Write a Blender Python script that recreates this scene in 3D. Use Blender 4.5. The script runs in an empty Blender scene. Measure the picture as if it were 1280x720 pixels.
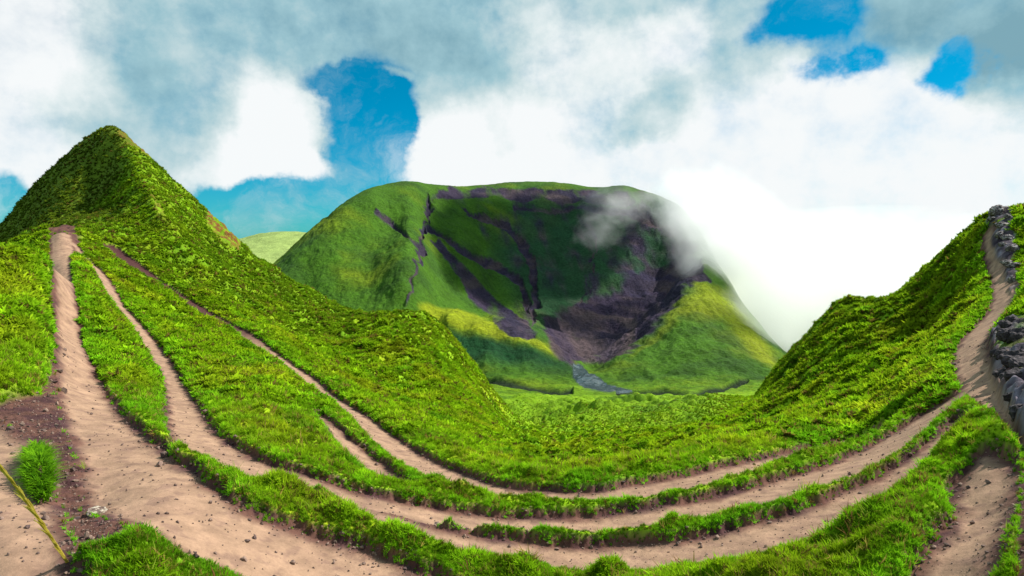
import bpy, math, random
import numpy as np
from mathutils import Vector

R = math.radians
rng = np.random.default_rng(7)
random.seed(7)
scene = bpy.context.scene
col = scene.collection

# ------------------------------------------------------------------ camera
F = 834.0                      # focal length in pixels of a 1280 wide frame
HOR = 300.0                    # eye level line
PITCH = math.atan((360 - HOR) / F)
cam_d = bpy.data.cameras.new('camera')
cam = bpy.data.objects.new('camera', cam_d)
col.objects.link(cam)
cam.location = (0, 0, 0)
cam.rotation_euler = (R(90) - PITCH, 0, 0)
cam_d.sensor_width = 36
cam_d.lens = 36 * F / 1280
cam_d.clip_start = 0.1
cam_d.clip_end = 60000
scene.camera = cam
CP, SP = math.cos(PITCH), math.sin(PITCH)


def ray(px, py):
    """direction of sight: azimuth from +Y towards +X and slope z / horizontal range"""
    px = np.asarray(px, float); py = np.asarray(py, float)
    x = (px - 640) / F; y = -(py - 360) / F
    wy = CP + y * SP
    wz = -SP + y * CP
    h = np.hypot(x, wy)
    return np.arctan2(x, wy), wz / h


def pix(X, Y, Z):
    f = Y * CP - Z * SP
    u = Y * SP + Z * CP
    f = np.maximum(f, 1e-3)
    return 640 + F * X / f, 360 - F * u / f


# ------------------------------------------------------------------ noise
_perm = rng.permutation(1024).astype(np.int64)
_ga = rng.uniform(0, 2 * np.pi, 1024)
_gx, _gy = np.cos(_ga), np.sin(_ga)


def perlin(x, y):
    xi = np.floor(x).astype(np.int64); yi = np.floor(y).astype(np.int64)
    xf = x - xi; yf = y - yi
    u = xf * xf * xf * (xf * (xf * 6 - 15) + 10)
    v = yf * yf * yf * (yf * (yf * 6 - 15) + 10)

    def g(ix, iy, dx, dy):
        h = _perm[(_perm[ix & 1023] + iy) & 1023]
        return _gx[h] * dx + _gy[h] * dy
    a = g(xi, yi, xf, yf); b = g(xi + 1, yi, xf - 1, yf)
    c = g(xi, yi + 1, xf, yf - 1); d = g(xi + 1, yi + 1, xf - 1, yf - 1)
    return 1.5 * ((a + (b - a) * u) * (1 - v) + (c + (d - c) * u) * v)


def fbm(x, y, n=4, g=0.5):
    s = 0; a = 1
    for k in range(n):
        s = s + a * perlin(x + 17.3 * k, y - 9.1 * k)
        x = x * 2.03; y = y * 2.03; a *= g
    return s


def ridged(x, y, n=4):
    s = 0; a = 1
    for k in range(n):
        s = s + a * (1 - np.abs(perlin(x + 31.7 * k, y + 5.9 * k)) * 1.6)
        x = x * 2.1; y = y * 2.1; a *= 0.5
    return s / 1.9


def billow(x, y):
    return np.abs(perlin(x, y)) * 2


def sstep(a, b, x):
    t = np.clip((x - a) / (b - a), 0, 1)
    return t * t * (3 - 2 * t)


# ------------------------------------------------------------------ shape of the land
# surveyed points of the land: sight line and horizontal distance in metres
PTS = """
-120 720 10 | 0 720 8.5 | 160 720 8 | 320 720 8.6 | 480 720 9.2 | 640 720 10 | 800 720 10 | 960 720 9.6 | 1120 720 9 | 1280 720 8.2 | 1400 720 8
0 640 10.5 | 100 640 10.8 | 250 640 10 | 400 660 10.8 | 520 670 11 | 640 690 11 | 760 690 11.4 | 900 690 11 | 1020 690 10.8 | 1120 660 11 | 1230 640 11 | 1330 640 10
0 560 15 | 100 560 14.5 | 160 555 14.6 | 240 545 16.5 | 300 578 14.2 | 400 603 13.4 | 480 625 13 | 640 655 12.8 | 760 655 13.2 | 900 630 14.4 | 1020 600 16 | 1100 570 18 | 1150 535 20.5
1230 570 13.5 | 1275 570 14 | 1190 600 13.5
0 510 19 | 60 485 21 | 95 470 24 | 75 400 36 | 72 340 58
-100 400 30 | 0 430 25 | 40 400 27 | 0 380 31 | 0 345 36 | 30 333 38 | 52 325 40 | -100 340 40
-100 420 50 | 0 400 55 | 50 370 56
76 328 62 | 76 291 76 | 55 310 74 | 100 300 78
150 480 25 | 150 430 36 | 130 370 52 | 215 470 30 | 185 430 38 | 150 385 50 | 110 325 70
280 500 25 | 300 450 38 | 250 430 42 | 350 530 21 | 350 480 31 | 420 540 21 | 430 580 17.5 | 480 590 17.6
150 322 82 | 200 355 74 | 250 388 65 | 330 437 48 | 400 492 33.5 | 480 547 23.5 | 560 590 18.6 | 640 612 16.3 | 700 617 15.8 | 780 612 16 | 900 587 18.5 | 1000 567 22.5 | 1080 545 27
160 310 86 | 200 330 84 | 260 380 72 | 340 425 54 | 420 480 38 | 500 535 27 | 570 578 21 | 640 600 18 | 780 598 18 | 900 572 21.5 | 1000 550 26
170 228 133 | 183 265 114 | 203 300 97 | 240 345 86 | 300 350 100 | 350 400 83
140 178 155 | 128 176 155 | 152 177 155 | 122 185 156 | 160 185 156 | 185 203 153 | 212 228 150 | 240 252 146 | 290 297 136 | 340 336 126 | 400 374 112 | 450 394 98 | 500 392 88 | 535 402 84 | 580 442 82 | 610 480 82 | 650 535 78
100 195 158 | 50 232 162 | 20 263 166 | 0 286 168 | -60 330 172 | -140 360 180
150 240 140 | 160 268 122 | 175 300 100 | 130 265 134 | 200 245 130 | 225 280 112 | 250 320 98
30 300 146 | 100 260 142 | 60 290 130 | 128 288 112 | 125 225 149 | 92 278 124
262 290 124 | 290 330 112
420 430 76 | 470 450 66 | 450 500 44 | 520 500 50 | 560 530 40 | 600 565 30 | 560 450 72 | 600 520 52
640 574 36 | 640 552 58
700 590 26 | 700 568 45 | 700 545 78 | 700 522 125 | 780 586 28 | 780 558 52 | 780 530 100 | 780 510 160 | 860 564 36 | 880 536 70 | 880 512 130 | 700 504 185 | 780 500 205 | 880 497 200 | 660 498 220 | 640 482 280 | 860 489 255 | 730 489 260 | 920 478 300
650 512 150 | 665 530 100
1235 283 62 | 1240 310 56 | 1252 360 46 | 1245 395 39 | 1215 430 32.5 | 1222 460 27.5 | 1235 490 22.5 | 1262 530 17
1210 490 23.5 | 1190 500 24 | 1170 470 30 | 1190 430 36
1280 268 68 | 1240 274 74 | 1210 300 78 | 1180 330 82 | 1150 358 84 | 1115 388 84 | 1085 384 82 | 1060 378 80 | 1035 395 82 | 1000 432 86 | 970 465 90 | 940 512 96 | 920 535 90
1150 420 56 | 1100 440 54 | 1050 450 58 | 1100 490 38 | 1050 500 42 | 1000 500 56 | 1000 530 34 | 950 540 48 | 1200 370 56
1280 330 52 | 1275 400 34 | 1280 450 25 | 1290 500 19 | 1340 450 24 | 1340 345 40 | 1400 340 50 | 1400 520 16 | 1500 370 45 | 1350 560 13
"""
BEHIND = """
140 260 200 | 50 320 210 | 0 350 215 | -140 400 230 | 240 330 195 | 340 420 170 | 450 450 140 | 500 450 130 | 540 450 125 | 600 500 120 | 650 545 110
140 420 330 | 0 430 340 | 300 440 300 | 400 450 290 | 500 460 280 | -140 440 380
1280 330 105 | 1180 400 115 | 1115 440 115 | 1060 430 110 | 1000 480 120 | 940 530 130 | 1400 320 90
1280 420 200 | 1180 440 200 | 1060 470 210 | 1400 400 200
"""
MTN = """
350 340 500 | 362 326 520 | 395 295 545 | 430 268 575 | 470 249 610 | 520 235 670 | 560 238 720 | 600 238 760 | 640 237 785 | 680 236 800 | 700 236 805 | 720 236 810 | 780 237 810 | 820 246 790 | 850 262 750 | 876 300 680 | 900 335 600 | 930 380 520 | 965 432 440 | 985 455 410
300 400 430 | 380 350 480 | 430 350 470 | 400 400 420 | 450 310 530 | 470 370 440 | 490 290 580 | 500 385 412 | 508 360 430 | 512 320 480 | 512 290 540 | 512 260 610
528 392 418 | 560 399 405 | 600 408 396 | 640 417 388 | 680 431 382 | 712 449 375 | 535 420 403 | 560 424 391 | 600 432 383 | 640 438 377 | 684 448 370 | 545 396 428 | 600 404 415 | 650 414 402
545 345 520 | 545 290 620 | 560 370 500 | 580 320 590 | 600 370 560 | 600 300 660 | 640 400 510 | 650 330 650 | 640 270 730 | 700 280 740 | 700 340 660 | 700 400 560 | 725 438 450 | 738 462 380
780 290 740 | 780 350 650 | 760 400 580 | 740 430 500 | 820 330 690 | 820 370 620 | 850 310 700 | 845 345 650
876 325 560 | 868 348 500 | 850 374 465 | 828 404 430 | 795 432 400 | 762 450 375 | 890 400 430 | 905 370 490 | 920 430 400 | 860 430 375 | 820 455 350 | 930 460 340 | 770 474 320 | 880 478 300 | 955 470 330
570 446 372 | 610 452 355 | 650 458 350 | 620 468 325 | 690 462 345 | 690 476 310 | 735 480 300 | 750 484 290
"""
FAR = """
362 380 800 | 430 330 900 | 560 300 1000 | 720 295 1050 | 850 330 950 | 930 420 700 | 985 480 600 | 250 400 700 | 1100 470 600 | 1300 450 600 | 0 430 700
300 318 1500 | 310 306 1650 | 340 297 1700 | 380 296 1700 | 420 305 1700 | 250 330 1500 | 350 330 1350 | 470 330 1500
300 306 2600 | 340 306 2600 | 100 330 1500 | 0 330 2000 | -140 330 2000 | 640 312 2500 | 900 330 1600 | 1280 330 1600 | 1400 330 1600 | 1000 312 2600 | 1280 312 2600
"""


def parse(t):
    out = []
    for ln in t.strip().splitlines():
        for s in ln.split('|'):
            out.append([float(v) for v in s.split()])
    return np.array(out)


P = np.vstack([parse(t) for t in (PTS, BEHIND, MTN, FAR)])
az, sl = ray(P[:, 0], P[:, 1])
AZS = 3.2
U = np.stack([az * AZS, np.log(P[:, 2])], 1)
# land beyond the sides of the view, low rolling ground
ext = []
for a in (-75, -62, 62, 75):
    for r, s in ((3, -.9), (6, -.6), (10, -.42), (20, -.25), (45, -.1), (90, -.05), (180, -.12), (400, -.12), (900, -.08), (2500, -.03)):
        ext.append((R(a), r, s))
for a in (-50, -30, -10, 10, 30, 50):
    for r, s in ((2, -2.3), (4, -1.2), (6, -.78), (4200, -.022)):
        ext.append((R(a), r, s))
ext = np.array(ext)
U = np.vstack([U, np.stack([ext[:, 0] * AZS, np.log(ext[:, 1])], 1)])
S = np.concatenate([sl, ext[:, 2]])


def tps_k(d2):
    return 0.5 * d2 * np.log(d2 + 1e-9)


n = len(U)
D2 = ((U[:, None] - U[None]) ** 2).sum(-1)
K = tps_k(D2) + np.eye(n) * 0.0006
Pm = np.hstack([np.ones((n, 1)), U])
A = np.zeros((n + 3, n + 3)); A[:n, :n] = K; A[:n, n:] = Pm; A[n:, :n] = Pm.T
W = np.linalg.solve(A, np.concatenate([S, np.zeros(3)]))
# coarse table of the land's slope, then bicubic look-ups
CA = np.linspace(R(-78), R(78), 520)
CR = np.linspace(math.log(2.0), math.log(4400), 640)
q = np.stack(np.meshgrid(CA * AZS, CR, indexing='ij'), -1).reshape(-1, 2)
tab = np.empty(len(q))
for i in range(0, len(q), 20000):
    qq = q[i:i + 20000]
    d2 = ((qq[:, None] - U[None]) ** 2).sum(-1)
    tab[i:i + 20000] = tps_k(d2) @ W[:n] + W[n] + qq @ W[n + 1:]
tab = tab.reshape(len(CA), len(CR))


def cubic(t):
    return (((-.5 * t + 1) * t - .5) * t, (1.5 * t - 2.5) * t * t + 1, ((-1.5 * t + 2) * t + .5) * t, (.5 * t - .5) * t * t)


def base_slope(a, lr):
    x = np.clip((a - CA[0]) / (CA[1] - CA[0]), 1, len(CA) - 2.001)
    y = np.clip((lr - CR[0]) / (CR[1] - CR[0]), 1, len(CR) - 2.001)
    xi = x.astype(int); yi = y.astype(int); wx = cubic(x - xi); wy = cubic(y - yi)
    xi = np.minimum(xi, len(CA) - 3); yi = np.minimum(yi, len(CR) - 3)
    s = 0
    for i in range(4):
        for j in range(4):
            s = s + wx[i] * wy[j] * tab[xi - 1 + i, yi - 1 + j]
    return s


_LR = np.linspace(math.log(5), math.log(3500), 2500)


def cast(px, py, lift=0.0):
    """where the line of sight through a point first meets the land"""
    a, s = ray(px, py)
    prof = base_slope(np.full_like(_LR, float(a)), _LR) + lift / np.exp(_LR)
    k = np.argmax(prof >= float(s))
    if prof[k] < float(s):
        k = int(np.argmax(prof))
    r = math.exp(_LR[k])
    return r * math.sin(a), r * math.cos(a)


# ------------------------------------------------------------------ paths: centre line (sight, then half width in metres)
PATHS = {
    'main': ("worn earth path sweeping from the saddle below the peak down to the bottom edge",
             [(76, 292, .95), (78, 312, .9), (72, 326, .9), (80, 350, .5), (84, 385, .48), (90, 430, .52), (100, 475, .6), (117, 520, .66), (148, 562, .7), (193, 610, .88), (253, 650, .98), (322, 682, 1.06), (395, 712, 1.1), (470, 746, 1.1), (560, 790, 1.0)]),
    'second': ("narrow dirt path leaving the saddle and widening at its bend by the left banks",
               [(92, 304, .35), (120, 336, .5), (150, 384, .5), (185, 426, .46), (212, 468, .4), (226, 505, .48), (244, 543, .62), (285, 575, .85), (340, 594, .8), (400, 607, .5), (470, 629, .58), (540, 645, .64), (620, 656, .68), (700, 660, .7), (780, 656, .8), (870, 641, .85), (960, 620, .9), (1040, 593, .9), (1100, 564, .85), (1150, 528, .8), (1192, 500, .8), (1222, 486, .8)]),
    'upper': ("long thin path cut into the foot of the left slope and round above the hollow",
              [(140, 314, .8), (200, 356, 1.0), (250, 388, 1.0), (330, 437, .85), (400, 490, .65), (480, 549, .7), (560, 597, .8), (620, 617, .95), (680, 623, .95), (740, 624, .8), (790, 618, .85), (850, 607, .85), (900, 595, .85), (960, 582, .85), (1020, 569, 1.0), (1082, 548, .9)]),
    'spur': ("short pale path dropping between two grass strips and ending in a point",
             [(398, 518, .1), (420, 540, .34), (446, 566, .48), (470, 588, .5), (496, 608, .36)]),
    'lower': ("broad earth path running along below the second path towards the right banks",
              [(440, 628, .3), (480, 650, .5), (540, 672, .66), (620, 690, .74), (690, 700, .78), (760, 700, .8), (830, 696, .82), (900, 688, .86), (970, 668, .85), (1040, 645, .75), (1090, 616, .6), (1130, 590, .4), (1165, 560, .3), (1200, 525, .2)]),
    'loop': ("pale rounded path end curling down between thick grass banks at lower right",
             [(1230, 574, .2), (1230, 590, .42), (1232, 622, .42), (1219, 662, .38), (1190, 715, .42), (1150, 770, .46)]),
    'ridge': ("reddish path climbing the right hill beside the dark rocks",
              [(1236, 290, .35), (1240, 312, .42), (1252, 345, .55), (1256, 374, .6), (1236, 402, .65), (1216, 428, .6), (1216, 455, .55), (1231, 480, .5), (1255, 510, .34), (1284, 548, .22), (1312, 590, .2)]),
    'corner': ("pale path in the bottom left corner beside the dry stalk",
               [(-60, 520, .6), (-20, 560, .7), (5, 610, .62), (12, 660, .55), (20, 720, .55), (24, 790, .5)]),
    'pocket': ("small worn hollow of bare earth between the two left paths",
               [(290, 594, .3), (330, 606, .5), (372, 616, .34)]),
}


def densify(pts, lift=0.0, m=6):
    """Catmull-Rom through the points cast on the land"""
    xy = np.array([(*cast(p[0], p[1], lift), p[2]) for p in pts])
    xy = np.vstack([2 * xy[0] - xy[1], xy, 2 * xy[-1] - xy[-2]])
    out = []
    for i in range(1, len(xy) - 2):
        p0, p1, p2, p3 = xy[i - 1:i + 3]
        for k in range(m):
            t = k / m
            out.append(0.5 * ((2 * p1) + (-p0 + p2) * t + (2 * p0 - 5 * p1 + 4 * p2 - p3) * t * t + (-p0 + 3 * p1 - 3 * p2 + p3) * t ** 3))
    out.append(xy[-2])
    out = np.array(out); out[:, 2] = np.maximum(out[:, 2], .05)
    return out


def dist_line(X, Y, L, reach=6.0):
    """signed clearance from a path edge (negative inside), and side of the centre line"""
    best = np.full(X.shape, 1e3)
    for i in range(len(L) - 1):
        a, b = L[i], L[i + 1]
        dx, dy = b[0] - a[0], b[1] - a[1]
        m = (X > min(a[0], b[0]) - reach) & (X < max(a[0], b[0]) + reach) & (Y > min(a[1], b[1]) - reach) & (Y < max(a[1], b[1]) + reach)
        if not m.any():
            continue
        x = X[m] - a[0]; y = Y[m] - a[1]
        t = np.clip((x * dx + y * dy) / (dx * dx + dy * dy + 1e-9), 0, 1)
        d = np.hypot(x - t * dx, y - t * dy) - (a[2] + t * (b[2] - a[2]))
        best[m] = np.minimum(best[m], d)
    return best


LINES = {k: densify(v[1]) for k, v in PATHS.items()}
PNAMES = list(PATHS)


def poly_mask(px, py, poly, soft):
    """soft inside test of a polygon in sight space, used once to find the ground it covers"""
    poly = np.array(poly, float)
    inside = np.zeros(px.shape, bool); dmin = np.full(px.shape, 1e9)
    bx0, by0 = poly.min(0) - 3 * soft; bx1, by1 = poly.max(0) + 3 * soft
    m = (px > bx0) & (px < bx1) & (py > by0) & (py < by1)
    x = px[m]; y = py[m]
    ins = np.zeros(x.shape, bool); dm = np.full(x.shape, 1e9)
    for i in range(len(poly)):
        a = poly[i]; b = poly[(i + 1) % len(poly)]
        c = ((a[1] > y) != (b[1] > y)) & (x < (b[0] - a[0]) * (y - a[1]) / (b[1] - a[1] + 1e-9) + a[0])
        ins ^= c
        d = b - a
        t = np.clip(((x - a[0]) * d[0] + (y - a[1]) * d[1]) / (d @ d + 1e-9), 0, 1)
        dm = np.minimum(dm, np.hypot(x - a[0] - t * d[0], y - a[1] - t * d[1]))
    s = np.where(ins, dm, -dm)
    out = np.zeros(px.shape)
    out[m] = sstep(-soft, soft, s)
    return out


# ------------------------------------------------------------------ terrain grid: rings around the look-out
NA, NR = 1500, 1500
a_in = np.linspace(R(-43), R(43), NA)
a_l = np.linspace(R(-76), R(-43), 160)[:-1]; a_r = np.linspace(R(43), R(76), 160)[1:]
AZ = np.concatenate([a_l, a_in, a_r])
t = np.linspace(0, 1, NR)
LR = math.log(4.0) + (math.log(4200) - math.log(4.0)) * t
AA, LL = np.meshgrid(AZ, LR, indexing='ij')
RR = np.exp(LL)
X = RR * np.sin(AA); Y = RR * np.cos(AA)
Z0 = base_slope(AA.ravel(), LL.ravel()).reshape(AA.shape) * RR
PX, PY = pix(X, Y, Z0)

# --- clearance from the paths
near = RR < 110
dist = {}
DP = np.full(X.shape, 1e3); WHO = np.zeros(X.shape, int)
for k, nme in enumerate(PNAMES):
    d = np.full(X.shape, 1e3)
    d[near] = dist_line(X[near], Y[near], LINES[nme])
    dist[nme] = d
    WHO[d < DP] = k
    DP = np.minimum(DP, d)
EDGE = 0.10 * perlin(X * 1.6, Y * 1.6) + 0.06 * perlin(X * 5, Y * 5) + .03 * perlin(X * 13, Y * 13)
EDGE = np.where(near, EDGE, 0)
DPn = DP + EDGE

# --- bare ground, rock and other ground kinds found from where they lie on the land
wob = np.where(RR < 150, 5 * perlin(X * .9, Y * .9) + 3 * perlin(X * 2.7, Y * 2.7), 0)
wobm = 7 * perlin(X * .03, Y * .03 + Z0 * .03) + 4 * perlin(X * .08, Y * .08 + Z0 * .08)
SOIL = poly_mask(PX + wob, PY + wob, [(62, 330), (60, 380), (66, 430), (60, 470), (50, 492), (-60, 525), (-60, 575), (22, 560), (40, 600), (54, 650), (66, 694), (95, 702), (165, 688), (215, 655), (150, 560), (95, 480), (80, 400), (76, 335)], 5)
SOIL = np.maximum(SOIL, poly_mask(PX, PY, [(1278, 575), (1274, 620), (1266, 700), (1268, 760), (1400, 760), (1400, 560), (1310, 520)], 5))
SOIL = np.maximum(SOIL, poly_mask(PX + wob * .5, PY + wob * .5, [(60, 292), (66, 286), (92, 288), (104, 300), (98, 316), (84, 330), (58, 330), (64, 310)], 3))
SOIL = np.where(RR < 110, SOIL, 0) * sstep(-.12, .06, DPn)
ROCKR = poly_mask(PX + wob * .6, PY + wob * .6, [(1236, 258), (1264, 258), (1267, 300), (1272, 352), (1262, 364), (1250, 332), (1238, 302), (1232, 285)], 3)
ROCKR = np.maximum(ROCKR, poly_mask(PX + wob * .6, PY + wob * .6, [(1238, 424), (1262, 404), (1300, 398), (1420, 380), (1420, 600), (1284, 560), (1262, 520), (1240, 478)], 4))
ROCKR = np.where((RR < 100), ROCKR, 0)
tuft_rock = sstep(-.05, .35, fbm(X * .28 + 4, Y * .28, 4))
ROCKR = ROCKR * (1 - np.where(RR < 40, .45, .95) * tuft_rock)
# rocky bands of the far crater
M = sstep(330, 372, RR) * (1 - sstep(900, 1000, RR))
px, py = PX + wobm, PY + wobm * .7
RK = np.zeros(X.shape)
STK = np.zeros(X.shape)


def streak(pts, soft=2.5):
    """a gully or band of bare rock with a width at each point"""
    L_ = np.array([(a_, b_) for a_, b_, _ in pts], float); w_ = [c_ for _, _, c_ in pts]
    up = [(a_, b_ - c_) for (a_, b_, c_) in pts]; dn = [(a_ - c_, b_ + c_) for (a_, b_, c_) in pts][::-1]
    return poly_mask(px, py, up + dn, soft)


for pts, w in (
    ([(468, 264, 1.5), (500, 286, 3), (530, 312, 3)], .9),
    ([(531, 280, 4), (530, 306, 7), (526, 335, 8), (516, 365, 9), (508, 386, 6)], .95),
    ([(534, 284, 3), (565, 303, 3), (592, 321, 4), (622, 332, 4), (650, 350, 5), (668, 392, 6)], .9),
    ([(583, 266, 2), (610, 274, 4), (636, 284, 5), (660, 312, 7), (672, 350, 8), (676, 400, 10)], .9),
    ([(545, 300, 4), (575, 335, 8), (605, 370, 11), (640, 402, 12), (668, 418, 8)], .62),
    ([(545, 244, 9), (600, 240, 6), (660, 244, 7), (730, 246, 8), (790, 250, 8)], .62),
    ([(640, 258, 3), (700, 262, 4), (750, 262, 4), (800, 268, 6), (850, 290, 8)], .62),
    ([(536, 246, 8), (540, 262, 8), (534, 280, 6)], .8),
    ([(748, 300, 4), (742, 340, 6), (730, 380, 10), (720, 420, 14)], .7),
):
    RK = np.maximum(RK, w * streak(pts))
RK = np.maximum(RK, .85 * poly_mask(px, py, [(866, 318), (868, 350), (845, 378), (800, 425), (762, 448), (715, 452), (690, 430), (676, 400), (700, 388), (736, 376), (770, 352), (820, 330)], 12))
RK = np.maximum(RK, .42 * poly_mask(px, py, [(800, 236), (858, 262), (872, 320), (820, 345), (770, 360), (750, 330), (770, 280)], 16))
RK = np.maximum(RK, .9 * poly_mask(px, py, [(852, 326), (878, 322), (886, 350), (862, 360)], 4))
RK = np.maximum(RK, .25 * poly_mask(px, py, [(560, 240), (700, 235), (800, 250), (860, 300), (850, 380), (760, 440), (700, 430), (650, 400), (620, 320)], 16))
RK = np.clip(RK, 0, 1) * M
RED = poly_mask(PX + wob, PY + wob, [(262, 262), (286, 270), (304, 300), (300, 318), (278, 308), (258, 286)], 4) * (RR > 60) * (RR < 200)
RED = np.maximum(RED, .7 * poly_mask(PX + wob, PY + wob, [(146, 178), (172, 182), (194, 198), (204, 216), (188, 210), (160, 196)], 3) * (RR > 120) * (RR < 175))
RED = np.maximum(RED, .55 * poly_mask(PX + wob, PY + wob, [(188, 262), (205, 280), (214, 302), (200, 306), (188, 284)], 6) * (RR > 60) * (RR < 200))
POND = poly_mask(PX, PY, [(716, 452), (728, 456), (736, 468), (760, 482), (790, 488), (760, 491), (730, 487), (716, 474)], 2.5) * (RR > 200) * (RR < 520)

# --- heights
Z = Z0.copy()
cell = RR * 0.0047                                  # spacing of the grid here


def fade(size):
    return sstep(1.2, 3.0, size / cell)


track = poly_mask(PX, PY, [(600, 470), (650, 479), (700, 487), (716, 486), (716, 492), (700, 493.5), (650, 486), (600, 478)], 1.2)
track = np.maximum(track, poly_mask(PX, PY, [(770, 489), (830, 486), (862, 490), (900, 483), (935, 470), (936, 476), (902, 491), (862, 498), (830, 494), (770, 495)], 1.2)) * (RR > 190) * (RR < 420)


grass = 1 - np.clip(np.maximum.reduce([SOIL, ROCKR, np.where(DPn < 0, 1, 0)]), 0, 1)
bank = sstep(-.02, .13, DPn)                         # grass lip above the path bed
fall = np.exp(-np.clip(DPn, 0, 50) / 1.3)
side = sstep(-.4, .4, np.gradient(DP, axis=1) / np.maximum(np.gradient(RR, axis=1), 1e-6))     # 1 on the far edge of a path
lip = bank * (.06 + (.02 + .13 * side) * fall) * (1 - SOIL)
# banks of turf heaped between the paths
for pts, hgt, sg in (
    ([(1065, 660), (1115, 632), (1165, 590), (1200, 560), (1232, 546), (1256, 560), (1258, 600)], .30, .36),
    ([(960, 592), (1040, 570), (1110, 532), (1160, 500), (1180, 488)], .34, .55),
    ([(350, 630), (420, 655), (500, 690), (580, 712), (700, 722)], .14, .3),
    ([(130, 500), (160, 540), (210, 580), (262, 612)], .16, .3),
    ([(255, 520), (320, 556), (400, 580), (470, 606)], .06, .5),
    ([(1110, 715), (1160, 660), (1190, 620)], .22, .3),
):
    Lb = densify([(p_[0], p_[1], .05) for p_ in pts])
    db = np.full(X.shape, 1e3); db[near] = dist_line(X[near], Y[near], Lb)
    Z += hgt * np.exp(-(np.clip(db, 0, 60) / sg) ** 2) * sstep(0, .35, DPn) * (1 - SOIL) * (1 + .35 * perlin(X * 1.1, Y * 1.1))
Z += np.where(near, lip, .10) * (1 - .9 * ROCKR)
Z -= np.where(near, .06 * sstep(0.05, -.35, DPn), 0)
# hummocks of turf
hum = (.20 * billow(X * .9, Y * .9) + .12 * billow(X * 2.3 + 3, Y * 2.3) * fade(.4) + .10 * fbm(X * .35, Y * .35, 2)) * sstep(-.1, .9, DPn)
Z += hum * grass * bank * (1 - sstep(60, 300, RR))
Z += (.010 * perlin(X * 3, Y * 3) + .005 * perlin(X * 9, Y * 9) * fade(.15)) * (RR < 60)
# wheel of larger relief with distance
pf = np.where(near, sstep(-.1, 2.2, DPn), 1)
amp = pf * sstep(22, 70, RR) * (1 - sstep(250, 400, RR))
# down-slope rills on the hills
lh = sstep(R(-2), R(-8), AA) * sstep(26, 60, RR) * (1 - sstep(230, 260, RR))
rh = sstep(R(16), R(24), AA) * sstep(26, 50, RR) * (1 - sstep(150, 200, RR))
s1 = X * .55 - Y * .25; s2 = X * .25 + Y * .55
Z += pf * lh * (1.15 * (ridged(s1 * .55, s2 * .14, 3) - .6) * fade(2) + .35 * billow(X * .5, Y * .5))
Z += pf * rh * (1.15 * (ridged((X * .35 + Y * .6) * .35, (X * .6 - Y * .35) * .12, 3) - .6) + .35 * billow(X * .6, Y * .6))
Z += amp * .5 * fbm(X * .08, Y * .08, 3)
ridge_tr = np.exp(-(np.clip(np.hypot(PX - 1172, (PY - 468) * .8), 0, 400) / 16) ** 2) * (RR > 24) * (RR < 45)
Ls = densify([(146, 186, .05), (160, 208, .05), (172, 232, .05), (184, 266, .05), (203, 300, .05), (235, 335, .05)])
dsp = np.full(X.shape, 1e3); mk = (RR > 60) & (RR < 200); dsp[mk] = dist_line(X[mk], Y[mk], Ls, 30)
Z += 3.0 * np.exp(-np.clip(dsp, 0, 100) / 5.0) * sstep(70, 95, RR) * (1 - sstep(165, 185, RR))
# small scarps in the hollow
vl = sstep(R(-3), R(2), AA) * (1 - sstep(R(15), R(20), AA)) * sstep(20, 34, RR) * (1 - sstep(190, 260, RR))
Z += pf * vl * sstep(55, 110, RR) * 2.6 * fbm(X * .035, Y * .03, 3)
Z += pf * vl * (.55 * billow(X * .3, Y * .2) + .35 * billow(X * .9, Y * .6) * fade(1) + (1.2 + 1.6 * sstep(50, 120, RR)) * np.minimum(0, fbm(X * .06, Y * .10, 3)))
# the crater
m2 = sstep(235, 330, RR) * (1 - sstep(1000, 1150, RR))
Z += m2 * (3.5 * (ridged(X * .016, Y * .006, 4) - .6) + 1.2 * fbm(X * .06, Y * .04, 4)) * (1 - .75 * sstep(262, 235, PY)) * sstep(.0, .2, m2)
Z += m2 * (2.2 * (ridged(X * .05 + Z0 * .02, Y * .022, 4) - .6) + .5 * fbm(X * .16, Y * .16, 3)) * (1 - .7 * sstep(262, 235, PY))
Z += M * RK * (7.5 * (ridged(X * .022 + Z0 * .008, Y * .02, 5) - .6) + 2.5 * perlin(Z0 * .11 + .02 * X * .3, X * .012))
Z -= M * 3.5 * sstep(.45, .9, RK) * sstep(480, 560, RR)
Z += (RR > 1100) * (12 * fbm(X * .004, Y * .004, 4)) * sstep(1100, 1400, RR)
# rocks on the right
rr_ = np.clip(ROCKR, 0, 1)
Z += rr_ * (.42 * ridged(X * .5, Y * .5, 4) + .22 * billow(X * 2.2, Y * 2.2) * fade(.4) + .1 * billow(X * 6, Y * 6) * fade(.15))
Z -= 1.5 * track
Z += RED * .6 * ridged(X * .6, Y * .6, 3)
Z -= .05 * SOIL * (RR < 40)
Z += SOIL * (RR < 60) * (.05 * ridged(X * 1.5, Y * 1.5, 4) + .03 * billow(X * 5, Y * 5) * fade(.2))

# ------------------------------------------------------------------ ground colours (pigment of turf, soil and stone, some light and shade painted in)


def mixc(a, b, t):
    return a * (1 - t[..., None]) + np.asarray(b, float) * t[..., None]


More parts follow.
